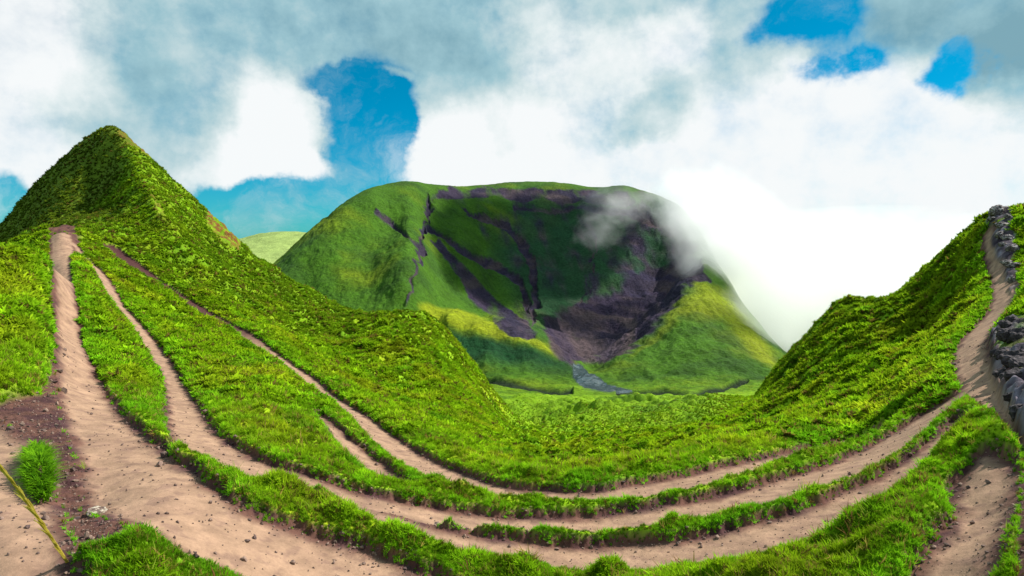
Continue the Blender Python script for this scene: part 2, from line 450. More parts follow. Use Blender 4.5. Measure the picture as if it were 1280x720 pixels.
def turf(Xq, Yq, Rq, Aq):
    """colour of the sward at a place"""
    c = np.empty(Xq.shape + (3,)); c[...] = (.215, .385, .007)
    y = sstep(-.3, .7, fbm(Xq * .22, Yq * .22, 3))
    c = mixc(c, (.33, .40, .012), y * .8)
    c = mixc(c, (.095, .26, .007), sstep(.1, .7, fbm(Xq * .35 + 40, Yq * .35, 3)) * .7)
    mid = sstep(50, 110, Rq) * (1 - sstep(230, 330, Rq))
    c = mixc(c, (.15, .28, .006), mid * .5)
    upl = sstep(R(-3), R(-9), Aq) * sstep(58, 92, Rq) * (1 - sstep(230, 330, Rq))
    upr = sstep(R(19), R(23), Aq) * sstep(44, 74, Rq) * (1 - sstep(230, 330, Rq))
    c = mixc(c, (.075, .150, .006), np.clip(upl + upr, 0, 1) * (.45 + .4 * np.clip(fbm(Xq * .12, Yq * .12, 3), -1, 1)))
    lf_shade = sstep(R(-29.5), R(-31.5), Aq + .04 * perlin(Xq * .1, Yq * .1)) * sstep(84, 125, Rq) * (1 - sstep(230, 330, Rq))
    c = mixc(c, (.080, .115, .010), lf_shade * .8)  # peak's left face darkened in the colour, as the side away from the sun
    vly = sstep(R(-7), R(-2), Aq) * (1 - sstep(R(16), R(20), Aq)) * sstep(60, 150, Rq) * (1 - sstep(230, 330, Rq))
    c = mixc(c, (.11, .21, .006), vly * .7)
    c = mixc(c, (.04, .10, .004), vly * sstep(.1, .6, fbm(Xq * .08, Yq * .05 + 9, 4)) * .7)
    farm = sstep(220, 330, Rq)
    c = mixc(c, (.045, .115, .007), farm)
    c = mixc(c, (.14, .19, .006), farm * sstep(0, .8, fbm(Xq * .012, Yq * .012, 4)) * .7)
    c = mixc(c, (.022, .060, .010), farm * sstep(0, .7, fbm(Xq * .02 + 50, Yq * .02, 4)) * .6)
    c = mixc(c, (.26, .34, .10), sstep(1100, 1300, Rq))  # distant land paled in its colour in place of haze
    return c


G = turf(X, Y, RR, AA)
dry = sstep(.25, .75, fbm(X * .5 + 9, Y * .5, 3)) * (RR < 60) * sstep(.1, .6, DPn)
G = mixc(G, (.16, .10, .02), dry * .55)
soilc = np.empty(G.shape); soilc[...] = (.120, .058, .045)
soilc = mixc(soilc, (.055, .025, .030), sstep(-.2, .5, fbm(X * 1.7, Y * 1.7, 4)) * .8)
pathc = np.empty(G.shape); pathc[...] = (.315, .198, .133)
pathc = mixc(pathc, (.215, .130, .092), sstep(-.3, .7, fbm(X * .9, Y * .9, 4)) * .5)
pathc = mixc(pathc, (.17, .10, .08), sstep(.15, .6, fbm(X * 3.1, Y * 3.1, 4)) * .5)
core = sstep(-.02, -.30, DPn + .08 * perlin(X * 1.4, Y * 1.4))
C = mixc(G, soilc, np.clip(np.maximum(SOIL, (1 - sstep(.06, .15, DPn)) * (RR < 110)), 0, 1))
pm = (1 - core)[..., None]
on = (DPn < .05) & near
C = np.where(on[..., None], pathc * (1 - pm) + soilc * pm, C)
rockc = np.empty(G.shape); rockc[...] = (.060, .045, .058)
rockc = mixc(rockc, (.22, .20, .25), sstep(.15, .6, ridged(X * .8, Y * .8, 4) - .35) * (RR < 120))
rockc = mixc(rockc, (.028, .018, .03), sstep(0, .6, fbm(X * 1.1, Y * 1.1, 3)) * (RR < 120))
C = mixc(C, (0, 0, 0), ROCKR) + rockc * ROCKR[..., None]
mr = np.empty(G.shape); mr[...] = (.036, .026, .050)
st = sstep(-.2, .6, perlin(Z0 * .16 + .01 * X, X * .01) + .5 * fbm(X * .03, Z0 * .06, 4))
mr = mixc(mr, (.085, .060, .062), st * .8)
mr = mixc(mr, (.020, .018, .040), sstep(0, .6, fbm(X * .02 + 7, Z0 * .04, 4)) * .8)
ylw_sun = poly_mask(px, py, [(520, 380), (560, 385), (640, 405), (712, 440), (720, 452), (690, 440), (640, 424), (590, 414), (530, 402)], 5) * M
ylw_sun = np.maximum(ylw_sun, .8 * poly_mask(px, py, [(870, 350), (910, 360), (960, 430), (975, 470), (940, 440), (905, 400), (850, 395), (790, 445), (850, 375)], 8) * M)
C = mixc(C, (.30, .33, .008), ylw_sun * .6)  # yellow turf, partly sunlight painted on the front rim and right spur
shade_tint = poly_mask(px, py, [(535, 407), (600, 421), (660, 434), (714, 456), (712, 478), (650, 472), (600, 462), (560, 440)], 6) * M
C = mixc(C, (.008, .046, .014), shade_tint)  # shade painted into the slope under the front rim
shade_tint = poly_mask(px, py, [(650, 240), (850, 250), (870, 300), (860, 360), (800, 420), (740, 440), (660, 400), (620, 320)], 22) * M
C = mixc(C, (.014, .052, .028), shade_tint * .85)  # cloud shadow in the bowl deepened by dark teal colour
rk = sstep(.22, .72, RK * (1 + .2 * M) + .42 * fbm(X * .05 + Z0 * .012, Z0 * .022 + Y * .006, 5) * sstep(.02, .2, RK))
C = mixc(C, (0, 0, 0), rk) + mr * rk[..., None]
C = mixc(C, (.16, .055, .02), RED * sstep(-.4, .3, fbm(X * .9, Y * .9, 3)))
C = mixc(C, (.035, .055, .06), POND)
C = mixc(C, (.014, .026, .010), track)
C = np.where(((WHO == 2) & (RR > 44) & on)[..., None], mixc(C, (.065, .026, .026), sstep(44, 58, RR)), C)

# --- which object a face belongs to
KIND = np.zeros(X.shape, int)                         # 0 ground
KIND[(RR > 62) & (AA < R(-4))] = 1                     # left hill
KIND[(RR > 34) & (AA > R(18))] = 2                     # right hill
KIND[(RR > 26) & (AA >= R(-4)) & (AA <= R(18))] = 3    # hollow
KIND[(RR > 230)] = 4                                   # crater mountain
KIND[(RR > 1100)] = 5                                  # far hills
KIND[POND > .5] = 6
KIND[SOIL > .5] = 7
KIND[ROCKR > .5] = 8
for k in range(len(PNAMES)):
    KIND[(DPn < .05) & near & (WHO == k)] = 20 + k

# normals
nI, nJ = X.shape
V = np.stack([X, Y, Z], -1)
dA = np.gradient(V, axis=0); dR = np.gradient(V, axis=1)
N = np.cross(dA, dR); N /= np.linalg.norm(N, axis=-1, keepdims=True) + 1e-12
N[N[..., 2] < 0] *= -1

idx = np.arange(nI * nJ).reshape(nI, nJ)
quads = np.stack([idx[:-1, :-1], idx[1:, :-1], idx[1:, 1:], idx[:-1, 1:]], -1).reshape(-1, 4)
qk = KIND[:-1, :-1].ravel()
Vf = V.reshape(-1, 3).astype(np.float32); Nf = N.reshape(-1, 3).astype(np.float32)
Cf = np.concatenate([C.reshape(-1, 3), np.ones((nI * nJ, 1))], 1).astype(np.float32)
ROUGH = np.clip(np.maximum(np.maximum(SOIL, ROCKR), rk), 0, 1).reshape(-1).astype(np.float32)


# ------------------------------------------------------------------ materials
def new_mat(name):
    m = bpy.data.materials.new(name); m.use_nodes = True
    nt = m.node_tree
    for nd in list(nt.nodes):
        nt.nodes.remove(nd)
    return m, nt


def N_(nt, t, **kw):
    nd = nt.nodes.new(t)
    for k, v in kw.items():
        if isinstance(k, str) and hasattr(nd, k):
            setattr(nd, k, v)
    return nd


def ground_material(name, speck=1.0, scale=1.0, bump=.5):
    m, nt = new_mat(name); L = nt.links.new
    out = N_(nt, 'ShaderNodeOutputMaterial'); b = N_(nt, 'ShaderNodeBsdfPrincipled')
    b.inputs['Roughness'].default_value = .95
    b.inputs['Specular IOR Level'].default_value = .1
    at = N_(nt, 'ShaderNodeVertexColor'); at.layer_name = 'Col'
    tc = N_(nt, 'ShaderNodeTexCoord')
    n1 = N_(nt, 'ShaderNodeTexNoise'); n1.inputs['Scale'].default_value = 9 * scale; n1.inputs['Detail'].default_value = 6; n1.inputs['Roughness'].default_value = .7
    n2 = N_(nt, 'ShaderNodeTexNoise'); n2.inputs['Scale'].default_value = 1.3 * scale; n2.inputs['Detail'].default_value = 4
    L(tc.outputs['Object'], n1.inputs['Vector']); L(tc.outputs['Object'], n2.inputs['Vector'])
    r1 = N_(nt, 'ShaderNodeMapRange'); r1.inputs[1].default_value = .3; r1.inputs[2].default_value = .7
    r1.inputs[3].default_value = 1 - .55 * speck; r1.inputs[4].default_value = 1 + .5 * speck
    L(n1.outputs[0], r1.inputs[0])
    r2 = N_(nt, 'ShaderNodeMapRange'); r2.inputs[1].default_value = .3; r2.inputs[2].default_value = .7
    r2.inputs[3].default_value = .8; r2.inputs[4].default_value = 1.2
    L(n2.outputs[0], r2.inputs[0])
    mu = N_(nt, 'ShaderNodeMath', operation='MULTIPLY'); L(r1.outputs[0], mu.inputs[0]); L(r2.outputs[0], mu.inputs[1])
    vm = N_(nt, 'ShaderNodeVectorMath', operation='SCALE'); L(at.outputs[0], vm.inputs[0]); L(mu.outputs[0], vm.inputs['Scale'])
    L(vm.outputs[0], b.inputs['Base Color'])
    bp = N_(nt, 'ShaderNodeBump'); bp.inputs['Strength'].default_value = bump; bp.inputs['Distance'].default_value = .12 / scale
    L(n1.outputs[0], bp.inputs['Height']); L(bp.outputs[0], b.inputs['Normal'])
    L(b.outputs[0], out.inputs[0])
    return m


M_turf = ground_material('turf_ground', .8, 1.0, .6)
M_path = ground_material('trodden_earth', .24, 2.2, .35)
M_soil = ground_material('loose_soil', .7, 1.6, .8)
M_rock = ground_material('rock', .9, .8, .9)
M_mtn = ground_material('mountain_side', .85, .045, .8)
M_mid = ground_material('hill_turf', .8, .45, .7)
m, nt = new_mat('pond_water')
b = N_(nt, 'ShaderNodeBsdfPrincipled'); o = N_(nt, 'ShaderNodeOutputMaterial')
b.inputs['Base Color'].default_value = (.03, .05, .055, 1); b.inputs['Roughness'].default_value = .25
nt.links.new(b.outputs[0], o.inputs[0]); M_pond = m


def tag(o, label=None, cat=None, group=None, kind=None):
    if label: o['label'] = label
    if cat: o['category'] = cat
    if group: o['group'] = group
    if kind: o['kind'] = kind
    return o


def grid_object(name, sel, mat):
    q = quads[sel]
    used, inv = np.unique(q, return_inverse=True)
    me = bpy.data.meshes.new(name)
    nq = len(q)
    me.vertices.add(len(used)); me.vertices.foreach_set('co', Vf[used].ravel())
    me.loops.add(nq * 4); me.loops.foreach_set('vertex_index', inv.reshape(-1).astype(np.int32))
    me.polygons.add(nq); me.polygons.foreach_set('loop_start', np.arange(0, nq * 4, 4, dtype=np.int32))
    me.update(calc_edges=True)
    me.polygons.foreach_set('use_smooth', np.ones(nq, bool))
    ca = me.color_attributes.new('Col', 'FLOAT_COLOR', 'POINT')
    ca.data.foreach_set('color', Cf[used].ravel())
    me.normals_split_custom_set_from_vertices(Nf[used])
    me.materials.append(mat)
    o = bpy.data.objects.new(name, me); col.objects.link(o)
    return o


o = grid_object('ground', qk == 0, M_turf); tag(o, 'green turf ground of the near slope between the dirt paths', 'ground', kind='structure')
o = grid_object('hill', qk == 1, M_mid); tag(o, 'steep green peak and its long spur on the left', 'hill', kind='structure')
o = grid_object('hill', qk == 2, M_mid); tag(o, 'bushy green hill on the right with a path climbing it', 'hill', kind='structure')
o = grid_object('valley', qk == 3, M_mid); tag(o, 'rolling bright green hollow in the middle', 'valley', kind='structure')
o = grid_object('mountain', qk == 4, M_mtn); tag(o, 'broad crater mountain with a dark rocky bowl in the distance', 'mountain', kind='structure')
o = grid_object('far_hill', qk == 5, M_mtn); tag(o, 'haze-pale hill beyond the peak, far off', 'hill', kind='structure')
if (qk == 6).any():
    o = grid_object('pond', qk == 6, M_pond); tag(o, 'small grey blue pool at the foot of the crater', 'pond', kind='structure')
o = grid_object('bare_soil', qk == 7, M_soil); tag(o, 'loose purple brown soil beside the main path', 'soil', kind='structure')
qr = RR[:-1, :-1].ravel()
o = grid_object('rock_outcrop', (qk == 8) & (qr < 40), M_rock); tag(o, 'dark purple rock bank at the right edge beside the fork of the path', 'rock outcrop')
o = grid_object('rock_outcrop', (qk == 8) & (qr >= 40), M_rock); tag(o, 'pale streaked rock outcrop at the top of the right hill beside the path end', 'rock outcrop')
for k, nme in enumerate(PNAMES):
    if (qk == 20 + k).any():
        o = grid_object('path', qk == 20 + k, M_path); tag(o, PATHS[nme][0], 'path', kind='structure')

# ------------------------------------------------------------------ sward
def sample(A, a, lr):
    """value of a grid field at a place"""
    x = np.interp(a, AZ, np.arange(nI)); y = np.clip((lr - LR[0]) / (LR[1] - LR[0]), 0, nJ - 1.001)
    xi = np.minimum(x.astype(int), nI - 2); yi = y.astype(int); fx = x - xi; fy = y - yi
    if A.ndim == 3:
        fx = fx[:, None]; fy = fy[:, None]
    return (A[xi, yi] * (1 - fx) + A[xi + 1, yi] * fx) * (1 - fy) + (A[xi, yi + 1] * (1 - fx) + A[xi + 1, yi + 1] * fx) * fy


def leaf_mat():
    m, nt = new_mat('grass_blades'); L = nt.links.new
    out = N_(nt, 'ShaderNodeOutputMaterial')
    at = N_(nt, 'ShaderNodeAttribute'); at.attribute_type = 'INSTANCER'; at.attribute_name = 'tint'
    d = N_(nt, 'ShaderNodeBsdfDiffuse'); tr = N_(nt, 'ShaderNodeBsdfTranslucent')
    mx = N_(nt, 'ShaderNodeMixShader'); mx.inputs[0].default_value = .44
    ge = N_(nt, 'ShaderNodeNewGeometry'); nm = N_(nt, 'ShaderNodeMix', data_type='VECTOR')
    nm.inputs[0].default_value = .6; nm.inputs[5].default_value = (0, 0, 1)
    nz = N_(nt, 'ShaderNodeVectorMath', operation='NORMALIZE')
    L(ge.outputs['Normal'], nm.inputs[4]); L(nm.outputs[1], nz.inputs[0]); L(nz.outputs[0], d.inputs['Normal'])
    L(at.outputs['Vector'], d.inputs[0]); L(at.outputs['Vector'], tr.inputs[0])
    L(d.outputs[0], mx.inputs[1]); L(tr.outputs[0], mx.inputs[2]); L(mx.outputs[0], out.inputs[0])
    return m


M_leaf = leaf_mat()


def tuft_mesh(seed, nb, w, lean):
    r = random.Random(seed)
    vs, fs = [], []
    for i in range(nb):
        a = r.uniform(0, 2 * math.pi); ln = r.uniform(.55, 1.0); le = r.uniform(.15, lean)
        bx, by = r.uniform(-.28, .28), r.uniform(-.28, .28)
        dx, dy = math.cos(a), math.sin(a); sx, sy = -dy, dx
        b0 = len(vs)
        for k, t in enumerate((0, .5, 1)):
            out = le * t ** 1.7 * ln; h = ln * (t - .28 * le * t * t)
            ww = w * (1, 1.15, .12)[k] * .5
            cx, cy = bx + dx * out, by + dy * out
            vs.append((cx + sx * ww, cy + sy * ww, h - .08)); vs.append((cx - sx * ww, cy - sy * ww, h - .08))
        fs += [(b0, b0 + 1, b0 + 3, b0 + 2), (b0 + 2, b0 + 3, b0 + 5, b0 + 4)]
    me = bpy.data.meshes.new('tuft'); me.from_pydata(vs, [], fs); me.materials.append(M_leaf)
    me.polygons.foreach_set('use_smooth', np.ones(len(fs), bool))
    return me


def tuft_set(name, w, lean, nb):
    c = bpy.data.collections.new(name)
    for i in range(4):
        c.objects.link(bpy.data.objects.new('tuft', tuft_mesh(i + 10 * nb, nb, w, lean)))
    return c


SETS = {'blade': tuft_set('blade_tufts', .075, .9, 16), 'fern': tuft_set('fern_tufts', .26, 1.15, 14), 'stem': tuft_set('stem_tufts', .045, .7, 7)}


def scatter_group(coll):
    ng = bpy.data.node_groups.new('scatter', 'GeometryNodeTree')
    ng.interface.new_socket('Geometry', in_out='INPUT', socket_type='NodeSocketGeometry')
    ng.interface.new_socket('Geometry', in_out='OUTPUT', socket_type='NodeSocketGeometry')
    gi = ng.nodes.new('NodeGroupInput'); go = ng.nodes.new('NodeGroupOutput')
    ip = ng.nodes.new('GeometryNodeInstanceOnPoints'); ci = ng.nodes.new('GeometryNodeCollectionInfo')
    ci.inputs['Collection'].default_value = coll
    ci.inputs['Separate Children'].default_value = True; ci.inputs['Reset Children'].default_value = True
    ip.inputs['Pick Instance'].default_value = True
    ra = ng.nodes.new('GeometryNodeInputNamedAttribute'); ra.data_type = 'FLOAT_VECTOR'; ra.inputs[0].default_value = 'rot'
    sa = ng.nodes.new('GeometryNodeInputNamedAttribute'); sa.data_type = 'FLOAT_VECTOR'; sa.inputs[0].default_value = 'siz'
    L = ng.links.new
    L(gi.outputs[0], ip.inputs['Points']); L(ci.outputs[0], ip.inputs['Instance'])
    L(ra.outputs['Attribute'], ip.inputs['Rotation']); L(sa.outputs['Attribute'], ip.inputs['Scale'])
    L(ip.outputs[0], go.inputs[0])
    return ng


GROUPS = {k: scatter_group(c) for k, c in SETS.items()}


def sward(label, pos, size, nor, tint, setname):
    k = len(pos)
    me = bpy.data.meshes.new('grass'); me.vertices.add(k)
    me.vertices.foreach_set('co', pos.astype(np.float32).ravel())
    # lean with the slope a little
    lean = .55
    rx = -np.arctan2(nor[:, 1], nor[:, 2]) * lean + rng.normal(0, .18, k)
    ry = np.arctan2(nor[:, 0], nor[:, 2]) * lean + rng.normal(0, .18, k)
    rz = rng.uniform(0, 6.28, k)
    a = me.attributes.new('rot', 'FLOAT_VECTOR', 'POINT'); a.data.foreach_set('vector', np.stack([rx, ry, rz], 1).astype(np.float32).ravel())
    a = me.attributes.new('siz', 'FLOAT_VECTOR', 'POINT'); a.data.foreach_set('vector', np.stack([size * rng.uniform(.9, 1.3, k), size * rng.uniform(.9, 1.3, k), size * rng.uniform(.7, 1.25, k)], 1).astype(np.float32).ravel())
    a = me.attributes.new('tint', 'FLOAT_VECTOR', 'POINT'); a.data.foreach_set('vector', tint.astype(np.float32).ravel())
    o = bpy.data.objects.new('grass', me); col.objects.link(o)
    md = o.modifiers.new('scatter', 'NODES'); md.node_group = GROUPS[setname]
    tag(o, label, 'grass', kind='stuff')
    return o


def plant(r0, r1, cnt, size_fn, setname, labels, straw=False):
    cnt = int(cnt * 1.22)
    a = rng.uniform(R(-52.5), R(52.5), cnt); lr = rng.uniform(math.log(r0), math.log(r1), cnt)
    r = np.exp(lr)
    dp = sample(np.minimum(DPn, 9), a, lr); so = sample(SOIL, a, lr); ro = sample(ROCKR, a, lr); rd = sample(RED, a, lr)
    ok = (dp > -.03 + rng.uniform(0, .13, cnt)) & (so < .8) & (ro < rng.uniform(.1, .5, cnt)) & (rd < .45)
    # thin or missing turf here and there
    x = r * np.sin(a); y = r * np.cos(a)
    ok &= rng.uniform(0, 1, cnt) > .92 * sstep(70, 190, r) * sstep(R(-6), R(-2), a) * (1 - sstep(R(15), R(19), a))
    ok &= ~((fbm(x * .6 + 3, y * .6, 3) > .62) & (rng.uniform(0, 1, cnt) < .6))
    a, lr, r, x, y, dp = a[ok], lr[ok], r[ok], x[ok], y[ok], dp[ok]
    z = sample(Z, a, lr)
    pos = np.stack([x, y, z], 1); nor = sample(N, a, lr)
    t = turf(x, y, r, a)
    # bright green lips of fresh grass along the paths, browner sward away from them, odd dry clumps
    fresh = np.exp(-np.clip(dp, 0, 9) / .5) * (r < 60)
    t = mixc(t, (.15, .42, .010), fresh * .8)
    cl = fbm(x * 1.5, y * 1.5, 3); far = sstep(20, 70, r); cl = cl * (1 - far) + fbm(x * .55, y * .55, 3) * far
    t = t * (1 + .45 * np.clip(cl * 1.5, -1, 1))[:, None] * rng.uniform(.7, 1.3, (len(r), 1))
    dr = (rng.uniform(0, 1, len(r)) < .06 + .16 * sstep(.2, .6, fbm(x * .5 + 9, y * .5, 3)))
    t[dr] = np.array([.20, .15, .03]) * rng.uniform(.6, 1.2, (dr.sum(), 1))
    if straw:
        t[:] = np.array([.36, .27, .06]) * rng.uniform(.5, 1.2, (len(r), 1)); t[::3] = np.array([.20, .11, .035]); t[::4] = np.array([.24, .34, .03])
    s = size_fn(r) * rng.uniform(.7, 1.3, len(r)) * (.6 + .5 * np.clip(dp / .6, 0, 1)) * (1 + .45 * np.clip(cl * 1.5, -1, 1))
    s *= 1 - .45 * sstep(R(-5), R(0), a) * (1 - sstep(R(14), R(19), a)) * sstep(20, 45, r)
    hid = np.where(a < R(-4), 0, np.where(a > R(18), 2, 1))
    for k, lb in enumerate(labels):
        mm = hid == k
        if mm.any():
            sward(lb, pos[mm], s[mm], nor[mm], t[mm], setname)


plant(5.5, 26, 210000, lambda r: .070 + .0038 * r, 'blade',
      ['bright green grass on the near banks at lower left', 'bright green grass on the near banks in the middle', 'bright green grass on the near banks at lower right'])
plant(24, 72, 200000, lambda r: .12 + .0030 * r, 'fern',
      ['yellow green leafy ground cover on the left slope below the peak', 'green leafy ground cover in the near hollow', 'green leafy ground cover on the lower right hill'])
plant(68, 215, 260000, lambda r: .21 + .0008 * r, 'fern',
      ['dark green low scrub over the left peak and spur', 'green scrub across the valley floor', 'dark green scrub along the right hill crest'])

plant(6, 40, 11000, lambda r: .14 + .0050 * r, 'stem',
      ['thin straw coloured stems standing in the left banks', 'thin straw coloured stems standing in the middle banks', 'thin straw coloured stems standing in the right banks'], True)

# ------------------------------------------------------------------ stones and plants that stand alone
import bmesh


def land(px_, py_, lift=0.0):
    x_, y_ = cast(px_, py_, lift)
    return Vector((x_, y_, float(sample(Z, np.array([math.atan2(x_, y_)]), np.array([math.log(math.hypot(x_, y_))]))[0])))


def stone_mesh(name, seed, sub=3, rough=.35, flat=.7, mat=None, seg=None):
    r_ = np.random.default_rng(seed)
    bm = bmesh.new(); bmesh.ops.create_icosphere(bm, subdivisions=sub, radius=1)
    pl = r_.normal(size=(11, 3)); pl /= np.linalg.norm(pl, axis=1, keepdims=True); off = r_.uniform(.55, .92, 11)
    co = np.array([v.co[:] for v in bm.verts])
    for p_, o_ in zip(pl, off):                                   # broken faces
        d_ = co @ p_ - o_
        co -= np.clip(d_, 0, None)[:, None] * p_ * .93
    k_ = rough * .22 * (perlin(co[:, 0] * 2.3 + seed, co[:, 1] * 2.3 + co[:, 2]) + .5 * perlin(co[:, 2] * 5 + seed, co[:, 0] * 5 - co[:, 1] * 3) + .3 * perlin(co[:, 1] * 11 + seed, co[:, 2] * 11 + 5 * co[:, 0]))
    co *= (1 + k_)[:, None]; co[:, 2] *= flat
    for v, c_ in zip(bm.verts, co): v.co = c_
    me = bpy.data.meshes.new(name); bm.to_mesh(me); bm.free(); me.materials.append(mat)
    return me


def stone_material(name, base, pale, amount):
    m, nt = new_mat(name); L = nt.links.new
    o_ = N_(nt, 'ShaderNodeOutputMaterial'); b_ = N_(nt, 'ShaderNodeBsdfPrincipled'); b_.inputs['Roughness'].default_value = .9
    t = N_(nt, 'ShaderNodeTexCoord')
    n1 = N_(nt, 'ShaderNodeTexNoise'); n1.inputs['Scale'].default_value = 2.5; n1.inputs['Detail'].default_value = 9; n1.inputs['Roughness'].default_value = .7
    L(t.outputs['Object'], n1.inputs['Vector'])
    cr = N_(nt, 'ShaderNodeValToRGB'); e = cr.color_ramp.elements
    e[0].position = .35; e[0].color = (*[c * .45 for c in base], 1); e[1].position = 1 - amount; e[1].color = (*pale, 1)
    k = e.new(.5); k.color = (*base, 1)
    L(n1.outputs[0], cr.inputs[0]); L(cr.outputs[0], b_.inputs['Base Color'])
    bp = N_(nt, 'ShaderNodeBump'); bp.inputs['Strength'].default_value = .8; bp.inputs['Distance'].default_value = .08
    L(n1.outputs[0], bp.inputs['Height']); L(bp.outputs[0], b_.inputs['Normal']); L(b_.outputs[0], o_.inputs[0])
    return m


M_pale = stone_material('lichened_rock', (.085, .062, .066), (.50, .45, .44), .34)
M_dark = stone_material('dark_rock', (.032, .022, .028), (.13, .10, .115), .28)
M_brown = stone_material('brown_stone', (.16, .10, .08), (.55, .48, .38), .42)
pr = [stone_mesh('rock', 11 + i, 4, .8, .8, M_pale) for i in range(4)]
dr_ = [stone_mesh('rock', 31 + i, 4, .9, .75, M_dark) for i in range(4)]
r_ = random.Random(5)


def put(name, me, px_, py_, size, label, cat, group=None, sink=.25):
    p = land(px_, py_)
    size *= .62; o = bpy.data.objects.new(name, me); col.objects.link(o)
    o.location = (p.x, p.y, p.z + size * (.3 - sink))
    o.scale = (size * r_.uniform(.8, 1.25), size * r_.uniform(.8, 1.25), size * r_.uniform(.8, 1.3))
    o.rotation_euler = (r_.uniform(-.4, .4), r_.uniform(-.4, .4), r_.uniform(0, 6.28))
    return tag(o, label, cat, group)


for (x_, y_, s_) in ((1248, 274, .9), (1256, 268, .8), (1240, 281, .6), (1252, 288, .8), (1260, 280, .6), (1260, 302, .7), (1254, 312, .6), (1264, 320, .8), (1260, 332, .7), (1267, 340, .7), (1266, 352, .5), (1250, 300, .5)):
    put('rock', r_.choice(pr), x_, y_, s_, 'pale grey lichened rock beside the top of the climbing path', 'rock', 'pale rocks along the top of the right hill path')
for (x_, y_, s_) in ((1258, 422, .5), (1268, 414, .6), (1248, 432, .4), (1262, 440, .6), (1275, 436, .6), (1246, 450, .4), (1256, 460, .5), (1268, 468, .6), (1260, 484, .35), (1273, 492, .45), (1268, 512, .3), (1278, 474, .5), (1277, 528, .35), (1252, 474, .3)):
    put('rock', r_.choice(dr_), x_, y_, s_, 'dark purple rock in the broken bank right of the climbing path', 'rock', 'dark rocks in the bank beside the right path')
sm = stone_mesh('stone', 77, 4, .8, .6, M_brown)
o = put('stone', sm, 121, 641, .19, 'small pale topped stone lying on loose purple soil at lower left', 'stone', sink=.2)
# grit and pebbles strewn over the bare earth: nobody could count them
vs_, fs_ = [], []
bmp = bmesh.new(); bmesh.ops.create_icosphere(bmp, subdivisions=1, radius=1)
pv = np.array([v.co[:] for v in bmp.verts]); pf = np.array([[v.index for v in f.verts] for f in bmp.faces]); bmp.free()
cnt = 42000
a = rng.uniform(R(-43), R(43), cnt); lr = rng.uniform(math.log(6), math.log(34), cnt); r0 = np.exp(lr)
dpq = sample(np.minimum(DPn, 9), a, lr); soq = sample(SOIL, a, lr)
ok = (((dpq < .12) & (rng.uniform(0, 1, cnt) < .16 + .84 * sstep(-.35, .05, dpq))) | ((soq > .5) & (dpq > 0)))
a, lr, r0, dpq = a[ok], lr[ok], r0[ok], dpq[ok]
zc = sample(Z, a, lr); k = len(a)
sz = rng.lognormal(math.log(.0075), .55, k) * (1 + r0 / 22)
jit = pv[None] * rng.uniform(.6, 1.3, (k, len(pv), 1)) * (sz[:, None, None] * rng.uniform(.6, 1.4, (k, 1, 3)))
cen = np.stack([r0 * np.sin(a), r0 * np.cos(a), zc + sz * .3], 1)
vs_ = (jit + cen[:, None]).reshape(-1, 3); fs_ = (pf[None] + (np.arange(k) * len(pv))[:, None, None]).reshape(-1, 3)
me = bpy.data.meshes.new('gravel'); me.from_pydata(vs_.tolist(), [], fs_.tolist())
mg, ntg = new_mat('grit'); bb = N_(ntg, 'ShaderNodeBsdfPrincipled'); oo = N_(ntg, 'ShaderNodeOutputMaterial'); bb.inputs['Roughness'].default_value = .95
tn = N_(ntg, 'ShaderNodeTexNoise'); tn.inputs['Scale'].default_value = 7; cg = N_(ntg, 'ShaderNodeTexCoord'); rg = N_(ntg, 'ShaderNodeValToRGB')
rg.color_ramp.elements[0].position = .35; rg.color_ramp.elements[0].color = (.06, .035, .035, 1); rg.color_ramp.elements[1].position = .65; rg.color_ramp.elements[1].color = (.26, .17, .13, 1)
ntg.links.new(cg.outputs['Object'], tn.inputs[0]); ntg.links.new(tn.outputs[0], rg.inputs[0]); ntg.links.new(rg.outputs[0], bb.inputs[0]); ntg.links.new(bb.outputs[0], oo.inputs[0])
me.materials.append(mg)
o = bpy.data.objects.new('gravel', me); col.objects.link(o); tag(o, 'small grit and pebbles strewn over the bare earth of the paths', 'gravel', kind='stuff')


def plant_material(name, c1, c2):
    m, nt = new_mat(name); L = nt.links.new
    o_ = N_(nt, 'ShaderNodeOutputMaterial'); d = N_(nt, 'ShaderNodeBsdfDiffuse'); tr = N_(nt, 'ShaderNodeBsdfTranslucent'); mx = N_(nt, 'ShaderNodeMixShader'); mx.inputs[0].default_value = .35
    t = N_(nt, 'ShaderNodeTexCoord'); n1 = N_(nt, 'ShaderNodeTexNoise'); n1.inputs['Scale'].default_value = 9
    cr = N_(nt, 'ShaderNodeValToRGB'); e = cr.color_ramp.elements
    e[0].position = .35; e[0].color = (*c1, 1); e[1].position = .65; e[1].color = (*c2, 1)
    L(t.outputs['Object'], n1.inputs['Vector']); L(n1.outputs[0], cr.inputs[0]); L(cr.outputs[0], d.inputs[0]); L(cr.outputs[0], tr.inputs[0])
    L(d.outputs[0], mx.inputs[1]); L(tr.outputs[0], mx.inputs[2]); L(mx.outputs[0], o_.inputs[0])
    return m


M_green = plant_material('fresh_leaves', (.05, .16, .006), (.17, .38, .010))
M_straw = plant_material('dry_straw', (.42, .33, .04), (.62, .52, .10))


